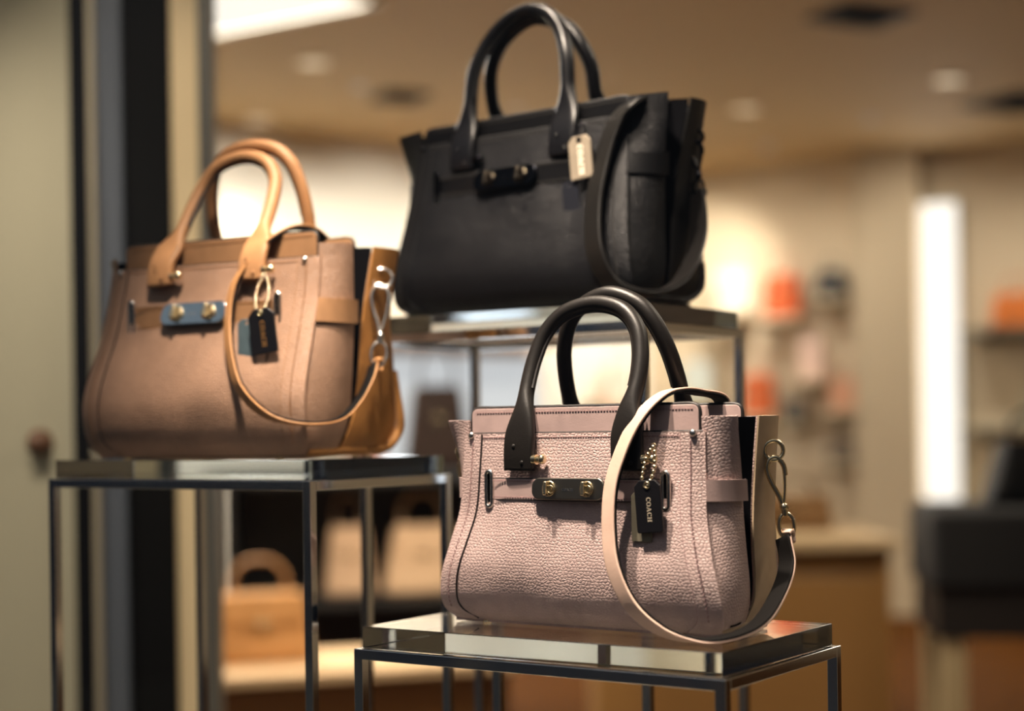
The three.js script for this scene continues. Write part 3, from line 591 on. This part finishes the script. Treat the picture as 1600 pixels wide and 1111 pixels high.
makeBag('handbag', 'tan brown leather handbag with tan handles and a steel lock plate, on the left stand', {
  ...baseShared, pos: [-0.3213, -0.0264, 1.9129], turn: -0.4922, H: 0.2205, yw: 0.236, wob: 0.57, recess: 0.008, lipR: 0.0062, lipTop: 0.095, trimW: 0.026,
  xf: [[0, 0.147], [0.012, 0.155], [0.04, 0.158], [0.08, 0.157], [0.16, 0.152], [0.2205, 0.150]],
  zf: [[0, 0.080], [0.006, 0.0865], [0.02, 0.0935], [0.045, 0.0980], [0.065, 0.0975], [0.09, 0.091], [0.14, 0.072], [0.18, 0.060], [0.2205, 0.0525], [0.24, 0.051]],
  xb: [[0, 0.150], [0.02, 0.160], [0.08, 0.164], [0.155, 0.168], [0.236, 0.183]],
  zb: [[0, 0.080], [0.012, 0.094], [0.04, 0.0985], [0.09, 0.086], [0.155, 0.070], [0.236, 0.067]],
  wing: [[0, 0.150], [0.03, 0.157], [0.08, 0.160], [0.155, 0.165], [0.236, 0.176]],
  slitF: [[0, 0.034], [0.01, 0.025], [0.04, 0.012], [0.08, 0.007], [0.155, 0.008], [0.236, 0.022]],
  slitR: [[0, 0.032], [0.01, 0.020], [0.04, 0.002], [0.08, -0.0075], [0.155, -0.012], [0.236, -0.0195]],
  band: [0.139, 0.2502, 0.0385], stud: [0.1334, 0.2175], belt: [0.147, 0.1735], slotX: 0.1045, plate: [-0.0083, 0.162, 0.094, 0.0275], knobs: [-0.0326, 0.0140],
  tabW: 0.0175, tabT: 0.0048, gripR: 0.0078,
  handles: [
    { sign: 1, tab: [0.238, 0.266], path: [[0.066, 0.1975, 0.064], [0.0665, 0.212, 0.0625], [0.066, 0.228, 0.0575], [0.0635, 0.246, 0.044], [0.061, 0.265, 0.029], [0.0595, 0.291, 0.014], [0.053, 0.322, -0.002], [0.036, 0.3435, -0.008], [0, 0.3535, -0.012]] },
    { sign: -1, tab: [0.232, 0.268], path: [[0.068, 0.1975, -0.064], [0.0685, 0.212, -0.0625], [0.069, 0.23, -0.057], [0.070, 0.266, -0.046], [0.070, 0.29, -0.040], [0.066, 0.318, -0.034], [0.056, 0.344, -0.029], [0.036, 0.3615, -0.027], [0, 0.3685, -0.026]] }],
  handleLabel: 'tan leather handle', tagLabel: 'black tag lettered in bronze',
  tags: { hang: [0.093, 0.201, 0.074], front: { top: [0.0985, 0.158, 0.089], w: 0.035, h: 0.0500, tilt: 0.13 }, back: { top: [0.0745, 0.148, 0.082], w: 0.024, h: 0.054, tilt: -0.02 } },
  strap: { width: 0.0165, side: 1, axis: [0.86, 0.08, 0.50],
    path: [[-0.176, 0.11, 0.0], [-0.19, 0.06, -0.06], [-0.12, 0.05, -0.13], [0, 0.09, -0.13], [0.07, 0.19, -0.10], [0.092, 0.243, -0.055], [0.0936, 0.2603, -0.02], [0.0898, 0.262, 0.0], [0.0889, 0.2555, 0.03], [0.0781, 0.2431, 0.047], [0.0629, 0.2257, 0.057], [0.0534, 0.2075, 0.065], [0.0465, 0.19, 0.071], [0.0483, 0.1528, 0.083], [0.0646, 0.1085, 0.1], [0.0876, 0.0721, 0.112], [0.131, 0.0432, 0.118], [0.163, 0.0345, 0.1], [0.183, 0.039, 0.064], [0.187, 0.0601, 0.0315], [0.187, 0.0855, 0.0075], [0.182, 0.1, -0.007]],
    hooks: [[[0.181, 0.200, -0.030], [0.182, 0.1, -0.007]], [[-0.178, 0.2, 0.0], [-0.176, 0.11, 0.0]]] },
  mats: { grain: tanGrain, smooth: tanSmooth, gusset: smooth('#b07b42', 0.5), edge: std('#1c1410', 0.5), stitch: std('#8c6238', 0.7), fold: M.fold, handle: smooth('#b3845a', 0.5), metal: M.gold, stud: M.silver, slot: M.silver, plate: M.steelPlate, knob: M.gold, chain: M.gold, hook: M.silver, tag: M.black, tag2: smooth('#5c6e76', 0.35), foil: std('#b98a52', 0.35, 0.6), strap: smooth('#c08c5a', 0.5), strapBack: lining },
});
const blackGrain = phys('#090a0e', 0.45, 0, { map: mottleMap, bumpMap: pebbleMap, bumpScale: 0.0006, specularIntensity: 0.5 }), blackSmooth = smooth('#08080a', 0.36);
makeBag('handbag', 'large black leather handbag with black handles and a pale hang tag, on the tallest stand', {
  ...baseShared, pos: [0.0406, 0.143, 1.9701], turn: -0.6902, H: 0.2097, yw: 0.232, wob: 0.81, trimW: 0.027,
  xf: [[0, 0.172], [0.012, 0.181], [0.04, 0.181], [0.08, 0.175], [0.12, 0.170], [0.16, 0.165], [0.2097, 0.161]],
  zf: [[0, 0.062], [0.006, 0.0695], [0.02, 0.077], [0.045, 0.0795], [0.08, 0.074], [0.12, 0.065], [0.16, 0.057], [0.2097, 0.0506], [0.232, 0.050]],
  xb: [[0, 0.172], [0.02, 0.181], [0.05, 0.183], [0.12, 0.187], [0.19, 0.198], [0.232, 0.207]],
  wing: [[0, 0.172], [0.03, 0.182], [0.09, 0.184], [0.15, 0.190], [0.232, 0.207]],
  slitF: [[0, 0.016], [0.03, 0.010], [0.09, 0.012], [0.15, 0.018], [0.232, 0.032]],
  slitR: [[0, 0.012], [0.03, 0.001], [0.09, -0.004], [0.15, -0.007], [0.232, -0.012]],
  band: [0.1576, 0.234, 0.0385], stud: [0.150, 0.2075], belt: [0.142, 0.1665], slotX: 0.118, plate: [-0.004, 0.154, 0.096, 0.026], knobs: [-0.028, 0.021],
  tabW: 0.0185, tabT: 0.0048, gripR: 0.0085,
  handles: [
    { sign: 1, tab: [0.205, 0.262], path: [[0.077, 0.172, 0.0605], [0.077, 0.188, 0.0605], [0.0775, 0.206, 0.0575], [0.077, 0.228, 0.050], [0.0755, 0.25, 0.046], [0.071, 0.295, 0.042], [0.054, 0.331, 0.033], [0.029, 0.353, 0.027], [0, 0.3605, 0.025]] },
    { sign: -1, tab: [0.205, 0.262], path: [[0.077, 0.172, -0.0605], [0.077, 0.188, -0.0605], [0.0775, 0.206, -0.054], [0.078, 0.228, -0.030], [0.0785, 0.25, -0.006], [0.0785, 0.284, 0.003], [0.069, 0.31, 0.009], [0.047, 0.3365, 0.010], [0, 0.3545, 0.011]] }],
  handleLabel: 'black leather handle', tagLabel: 'pale beige tag with shiny lettering',
  tags: { letter: 0.22, hang: [0.109, 0.204, 0.062], front: { top: [0.1105, 0.1850, 0.070], w: 0.031, h: 0.0490, tilt: 0.08 }, back: { top: [0.093, 0.136, 0.066], w: 0.0235, h: 0.05, tilt: 0.1 } },
  strap: { width: 0.028, side: 1, axis: [0.95, 0.1, 0.28],
    path: [[-0.205, 0.11, 0.0], [-0.21, 0.06, -0.06], [-0.14, 0.04, -0.12], [0, 0.09, -0.12], [0.12, 0.17, -0.085], [0.172, 0.215, -0.045], [0.174, 0.225, -0.012], [0.172, 0.2305, 0.02], [0.168, 0.2225, 0.046], [0.156, 0.2106, 0.0545], [0.147, 0.1905, 0.0605], [0.141, 0.1627, 0.068], [0.1385, 0.1076, 0.084], [0.150, 0.0478, 0.096], [0.168, 0.014, 0.088], [0.195, 0.004, 0.073], [0.205, 0.009, 0.042], [0.205, 0.0288, 0.002], [0.205, 0.0686, -0.026], [0.202, 0.1, -0.033], [0.197, 0.124, -0.035]],
    hooks: [[[0.201, 0.1905, -0.034], [0.197, 0.124, -0.035]], [[-0.205, 0.19, 0.0], [-0.205, 0.11, 0.0]]] },
  mats: { grain: blackGrain, smooth: blackSmooth, gusset: smooth('#100f0f', 0.45), edge: std('#060607', 0.5), stitch: std('#2a2826', 0.7), fold: M.fold, handle: smooth('#0b0b0e', 0.3), metal: M.gunmetal, stud: M.gunmetal, slot: M.gunmetal, plate: M.gunmetal, knob: std('#5a5248', 0.25, 1), chain: M.gunmetal, hook: M.gunmetal, tag: smooth('#8d8272', 0.4), tag2: smooth('#10131d', 0.5), foil: std('#f7ecd9', 0.4), strap: smooth('#151413', 0.33), strapBack: lining, silver: M.gunmetal },
});

// ---------------------------------------------------------------- the shop behind: furniture and goods
function simpleBag(p, w, h, d, turn, color, label, kind = 0, group) {        // a small structured handbag, base at p
  const t = thing('shop_handbag', label, 'handbag', p, turn, group);
  const mat = smooth(color, 0.5), dark = std(new THREE.Color(color).multiplyScalar(0.55), 0.6);
  const taper = kind === 1 ? 0.72 : 0.86;
  const s = new THREE.Shape(), a = w / 2, b = w / 2 * taper, r = Math.min(w, h) * 0.12;
  s.moveTo(-a + r, 0); s.lineTo(a - r, 0); s.quadraticCurveTo(a, 0, a - (a - b) * r / h, r); s.lineTo(b + r * 0.1, h - r); s.quadraticCurveTo(b, h, b - r, h); s.lineTo(-b + r, h); s.quadraticCurveTo(-b, h, -b - r * 0.1, h - r); s.lineTo(-a + (a - b) * r / h, r); s.quadraticCurveTo(-a, 0, -a + r, 0);
  part('body', extrudeShape(s, d, d * 0.22, 4).translate(0, 0, -d / 2), mat, t);
  const f = roundRect(b * 1.9, h * 0.42, r);
  part('flap', extrudeShape(f, 0.012, 0.004).translate(0, h * 0.8, d / 2 - 0.004), mat, t);
  part('clasp', box(w * 0.12, h * 0.09, 0.012, 0, h * 0.6, d / 2 + 0.008, 0.003), M.gold, t);
  const hw = w * 0.26, hh = h * 0.48;
  part('handle', tube([V(-hw, h * 0.96, 0), V(-hw * 0.98, h + hh * 0.5, 0), V(-hw * 0.5, h + hh * 0.95, 0), V(hw * 0.5, h + hh * 0.95, 0), V(hw * 0.98, h + hh * 0.5, 0), V(hw, h * 0.96, 0)], w * 0.025, 30, 8), dark, t);
  return t;
}
// right back wall: ledges with bags
const dR = [(PR[0] - P0[0]), (PR[1] - P0[1])], LR = Math.hypot(...dR), uR = [dR[0] / LR, dR[1] / LR], nR = [uR[1], -uR[0]], angR = Math.atan2(uR[1], uR[0]);
function onWall(px, py, off) {                                     // where the sight line meets the right back wall, off metres in front of it
  const r = at(px, py, 1), k = ((P0[0] + nR[0] * off) * nR[0] + (P0[1] + nR[1] * off) * nR[1]) / (r.x * nR[0] - r.z * nR[1]);
  return at(px, py, k);
}
function ledge(x0, x1, py, label, mat, depth = 0.3, group) {
  const c = onWall((x0 + x1) / 2, py, depth / 2), a = onWall(x0, py, depth / 2), b = onWall(x1, py, depth / 2), w = a.distanceTo(b);
  const t = thing('display_ledge', label, 'shelf', c, angR, group);
  part('board', box(w, 0.025, depth - 0.004, 0, -0.0125, 0, 0.004), mat, t);
  for (const s of [-0.35, 0.35]) part('bracket', box(0.015, 0.06, depth * 0.8, s * w, -0.055, -depth * 0.08), mat, t);
  return { c, w };
}
const ledgeMat = std('#cdbd9c', 0.6);
function ledgeBag(x0, x1, y0, y1, color, label, ledgeLabel, kind) {
  const { c } = ledge(x0 - 3, x1 + 3, y1, ledgeLabel, ledgeMat), k = -c.z / FOCAL;
  simpleBag(c.clone().add(V(0, 0.0005, 0)), (x1 - x0) * k * 1.05, (y1 - y0) * k * 0.72, 0.12, angR, color, label, kind);
}
ledgeBag(1196, 1252, 405, 496, '#c2541e', 'orange handbag on the back wall, highest of the orange ones', 'short wall ledge under the upper orange handbag', 0);
ledgeBag(1276, 1324, 408, 466, '#2c2d30', 'dark grey handbag on the back wall, right of the upper orange one', 'short wall ledge under the dark grey handbag', 0);
ledgeBag(1250, 1290, 505, 592, '#f0cdb9', 'pale pink tall handbag on the back wall below the orange one', 'short wall ledge under the tall pale pink handbag', 1);
ledgeBag(1162, 1210, 560, 650, '#c8602c', 'orange handbag on the back wall, just right of the tall stand', 'short wall ledge under the lower orange handbag', 0);
ledgeBag(1228, 1258, 612, 660, '#34363a', 'dark blue grey handbag on the back wall, beside the lower orange one', 'short wall ledge under the dark blue grey handbag', 1);
ledgeBag(1298, 1340, 572, 640, '#d39a78', 'dusty pink handbag on the back wall, right of the dark blue grey one', 'short wall ledge under the dusty pink handbag', 0);
ledgeBag(1294, 1336, 676, 722, '#6e5f50', 'grey brown handbag on the back wall, lowest of that group', 'short wall ledge under the grey brown handbag', 0);
ledgeBag(1120, 1172, 400, 490, '#efe2cb', 'cream handbag on the back wall, above the right end of the tall stand', 'short wall ledge under the cream handbag', 0);
ledgeBag(1068, 1112, 545, 622, '#cfd6cc', 'pale mint handbag on the back wall, framed by the tall stand legs', 'short wall ledge under the pale mint handbag', 0);
// pilaster, tall light strip, the shelved bay beside it
{
  const a = onWall(1345, 668, 0.12), b = onWall(1444, 668, 0.12), c = a.clone().add(b).multiplyScalar(0.5), w = a.distanceTo(b);
  struct('trim_9', box(w, ceilY - floorY, 0.24).applyMatrix4(new THREE.Matrix4().makeRotationY(angR)).translate(c.x, EYE + (ceilY + floorY) / 2, c.z), std('#b3a184', 0.8));
  const s0 = onWall(1447, 668, 0.06), s1 = onWall(1500, 668, 0.06), sc = s0.clone().add(s1).multiplyScalar(0.5), sw = s0.distanceTo(s1), yT = onWall(1472, 318, 0.06).y, yB = onWall(1472, 782, 0.06).y;
  const t = thing('light_strip', 'tall white glowing light panel on the back wall at the right', 'light panel', V(sc.x, yB, sc.z), angR);
  part('housing', box(sw + 0.02, yT - yB + 0.02, 0.08, 0, (yT - yB) / 2, -0.02), std('#d8d2c0', 0.6), t);
  part('diffuser', box(sw, yT - yB, 0.01, 0, (yT - yB) / 2, 0.026), std('#4a4a48', 0.6, 0, { emissive: soft.clone(), emissiveIntensity: 1.25 }), t);
  const l = new THREE.RectAreaLight(soft, 7, sw, yT - yB); l.position.set(0, (yT - yB) / 2, 0.034); l.rotation.y = Math.PI; t.add(l);
}
{ const bay = std('#d2cbb0', 0.7), under = std('#6f6a58', 0.7);
  ledge(1504, 1760, 512, 'upper long wall shelf at the right edge under the orange handbag', under, 0.4);
  ledge(1504, 1760, 668, 'lower long wall shelf at the right edge', under, 0.4);
  const c = onWall(1590, 512, 0.2);
  simpleBag(c.clone().add(V(0, 0.0005, 0)), 0.3, 0.2, 0.14, angR, '#e07a2e', 'bright orange handbag on the upper long shelf at the right edge', 0);
  const c2 = onWall(1640, 668, 0.2);
  simpleBag(c2.clone().add(V(0, 0.0005, 0)), 0.3, 0.22, 0.14, angR, '#a9a184', 'olive handbag on the lower long shelf beyond the right edge', 0);
  ledge(1504, 1760, 800, 'lowest long wall shelf at the right edge behind the black bench', bay, 0.4);
}
// white backlit panel low on the left back wall
{
  const dL = [(P0[0] - PL[0]), (P0[1] - PL[1])], LL = Math.hypot(...dL), uL = [dL[0] / LL, dL[1] / LL], nL = [uL[1], -uL[0]], angL = Math.atan2(uL[1], uL[0]);
  const on = (px, py, off) => { const r = at(px, py, 1), k = ((P0[0] + nL[0] * off) * nL[0] + (P0[1] + nL[1] * off) * nL[1]) / (r.x * nL[0] - r.z * nL[1]); return at(px, py, k); };
  const a = on(540, 640, 0.05), b = on(838, 640, 0.05), c = a.clone().add(b).multiplyScalar(0.5), w = a.distanceTo(b), yT = on(690, 556, 0.05).y, yB = on(690, 790, 0.05).y;
  const t = thing('lightbox', 'cool white backlit panel on the pale back wall behind the two front handbags', 'light panel', V(c.x, yB, c.z), angL);
  part('housing', box(w + 0.04, yT - yB + 0.04, 0.07, 0, (yT - yB) / 2, -0.01), std('#cfc8b8', 0.6), t);
  part('diffuser', box(w, yT - yB, 0.01, 0, (yT - yB) / 2, 0.03), std('#4a4a48', 0.6, 0, { emissive: cool.clone(), emissiveIntensity: 0.62 }), t);
  const l = new THREE.RectAreaLight(cool, 2.5, w, yT - yB); l.position.set(0, (yT - yB) / 2, 0.04); l.rotation.y = Math.PI; t.add(l);
  // a long oak shelf above it
  const s0 = on(560, 526, 0.16), s1 = on(852, 526, 0.16);
  const sh = thing('oak_shelf', 'long oak shelf on the pale back wall above the backlit panel', 'shelf', s0.clone().add(s1).multiplyScalar(0.5), angL);
  part('board', box(s0.distanceTo(s1), 0.05, 0.3, 0, -0.025, 0, 0.006), std('#b07a40', 0.6), sh);
  for (const k of [-0.4, 0, 0.4]) part('bracket', box(0.02, 0.016, 0.26, k * s0.distanceTo(s1), -0.058, -0.015), std('#b07a40', 0.6), sh);
  const p0 = on(925, 632, 0.16), p1 = on(1004, 632, 0.16), pw = p0.distanceTo(p1), lg = thing('display_ledge', 'short pale wall ledge under the blush handbag, seen through the black handles', 'shelf', p0.clone().add(p1).multiplyScalar(0.5), angL);
  part('board', box(pw, 0.025, 0.28, 0, -0.0125, 0, 0.004), std('#cdbd9c', 0.6), lg);
  for (const k of [-0.35, 0.35]) part('bracket', box(0.015, 0.06, 0.22, k * pw, -0.055, -0.02), std('#cdbd9c', 0.6), lg);
  simpleBag(on(968, 632, 0.16).setY(lg.position.y + 0.0008), 0.24, 0.26, 0.13, angL, '#ffe0cc', 'blush handbag on a short ledge, seen between the black handles', 0);
  for (const [px, col, ww, hh, lab] of [[640, '#efe3cd', 0.34, 0.16, 'cream handbag on the oak shelf, at its left end']])
    simpleBag(on(px, 526, 0.16).setY(sh.position.y + 0.0008), ww, hh, 0.13, angL, col, lab, 0);
}
// black shelving unit at the left with goods on it
{
  const Z = 6.2, L = at(338, 668, Z), R = at(742, 668, Z), w = R.x - L.x, cx = (L.x + R.x) / 2, top = -0.16, bl = std('#0c0b0a', 0.55), h = top - floorY, d = 0.5, turn = 0.12;
  const t = thing('shelving_unit', 'black open shelving unit behind the left stand', 'shelving', W(cx, floorY, Z + 0.25), turn);
  part('back', box(w, h, 0.02, 0, h / 2, -d / 2 + 0.01), bl, t);
  for (const s of [-1, 1]) part('side', box(0.03, h, d, s * (w / 2 - 0.015), h / 2, 0), bl, t);
  const boards = [0.05, 0.52, 0.98 + 0.04];
  for (const y of [0.05, 0.55, h - 0.015]) part('shelf', box(w - 0.06, 0.03, d - 0.02, 0, y - 0.015 + 0.0, 0.005), bl, t);
  const on = (x, y, z = 0.05) => V(x, y, z).applyAxisAngle(V(0, 1, 0), turn).add(t.position);
  simpleBag(on(0.34, h, 0), 0.27, 0.33, 0.14, turn, '#2a170c', 'dark brown handbag on top of the black shelving unit, the right one', 1);
  simpleBag(on(0.05, h, 0), 0.17, 0.24, 0.12, turn, '#c79a8e', 'dusty rose handbag on top of the black shelving unit, the left one', 0);
  simpleBag(on(-0.02, 0.55, 0.08), 0.2, 0.27, 0.13, turn, '#c9a888', 'beige handbag on the middle board of the black unit, the left one', 1);
  simpleBag(on(0.27, 0.55, 0.08), 0.32, 0.27, 0.14, turn, '#d9b793', 'wide beige handbag on the middle board of the black unit, the right one', 1);
}
// low table in front of it with a large tan bag
{
  const Z = 5.2, p = at(520, 1030, Z), turn = 0.28, t = thing('low_table', 'low table with a pale top in front of the black shelving unit', 'table', V(p.x, 0, p.z), turn), h = p.y;
  part('top', box(1.1, 0.035, 0.5, 0, h - 0.0175, 0, 0.006), std('#c9ab84', 0.5), t);
  for (const sx of [-1, 1]) for (const sz of [-1, 1]) part('leg', box(0.05, h - 0.035, 0.05, sx * 0.5, (h - 0.035) / 2, sz * 0.2), std('#4a2f16', 0.5), t);
  part('apron', box(1.0, 0.2, 0.02, 0, h - 0.135, 0.19), std('#7a5226', 0.5), t);
  const on = (x, z) => V(x, h + 0.0005, z).applyAxisAngle(V(0, 1, 0), turn).add(t.position);
  simpleBag(on(-0.23, -0.02), 0.33, 0.22, 0.16, turn, '#c4905a', 'large orange tan handbag on the low table at the left', 0);
  simpleBag(on(-0.47, 0.05), 0.12, 0.13, 0.1, turn, '#b98a5c', 'small tan handbag at the left end of the low table', 0);
}
// wooden table at the right
{
  const Z = 5.6, a = at(930, 846, Z), b = at(1392, 846, Z), w = b.x - a.x, h = a.y, t = thing('wooden_table', 'brown wooden display table with a pale top, right of the pink handbag', 'table', V((a.x + b.x) / 2, 0, a.z - 0.35), 0);
  const wood = std('#936c3a', 0.5);
  part('top', box(w + 0.05, 0.04, 0.75, 0, h - 0.02, 0, 0.006), std('#bba27c', 0.5), t);
  for (const s of [-1, 1]) part('side_panel', box(0.04, h - 0.04, 0.66, s * (w / 2 - 0.02), (h - 0.04) / 2, 0), wood, t);
  part('front_panel', box(w - 0.08, h - 0.14, 0.03, 0, (h - 0.14) / 2, 0.3), wood, t);
  part('drawer', box(w * 0.5 - 0.06, 0.09, 0.035, -w * 0.25, h - 0.09, 0.3, 0.004), wood, t); part('drawer', box(w * 0.5 - 0.06, 0.09, 0.035, w * 0.25, h - 0.09, 0.3, 0.004), wood, t);
  simpleBag(V(t.position.x + 0.25, h + 0.0005, t.position.z - 0.1), 0.3, 0.13, 0.16, 0, '#8b6a46', 'brown handbag lying on the wooden display table', 0);
}
// black bench and black bag at the right edge
{
  const Z = 4.9, a = at(1478, 795, Z), t = thing('bench', 'black upholstered bench on pale legs at the lower right edge', 'bench', V(a.x + 0.42, 0, a.z - 0.25), -0.1), blk = std('#050506', 0.7), top = a.y;
  part('seat', box(0.86, 0.26, 0.5, 0, top - 0.13, 0, 0.03), blk, t);
  part('frame', box(0.82, 0.14, 0.46, 0, top - 0.33, 0), std('#140c06', 0.6), t);
  for (const sx of [-0.36, 0.36]) for (const sz of [-0.18, 0.18]) part('leg', box(0.07, top - 0.40, 0.07, sx, (top - 0.40) / 2, sz), std('#b9a57e', 0.5), t);
  simpleBag(V(a.x + 0.36, top + 0.0005, a.z - 0.22), 0.36, 0.2, 0.18, -0.1, '#070708', 'black handbag on the black bench at the right edge', 1);
}
scene.traverse((o) => { if (o.isMesh) o.castShadow = o.receiveShadow = true; });
renderer.render(scene, camera);
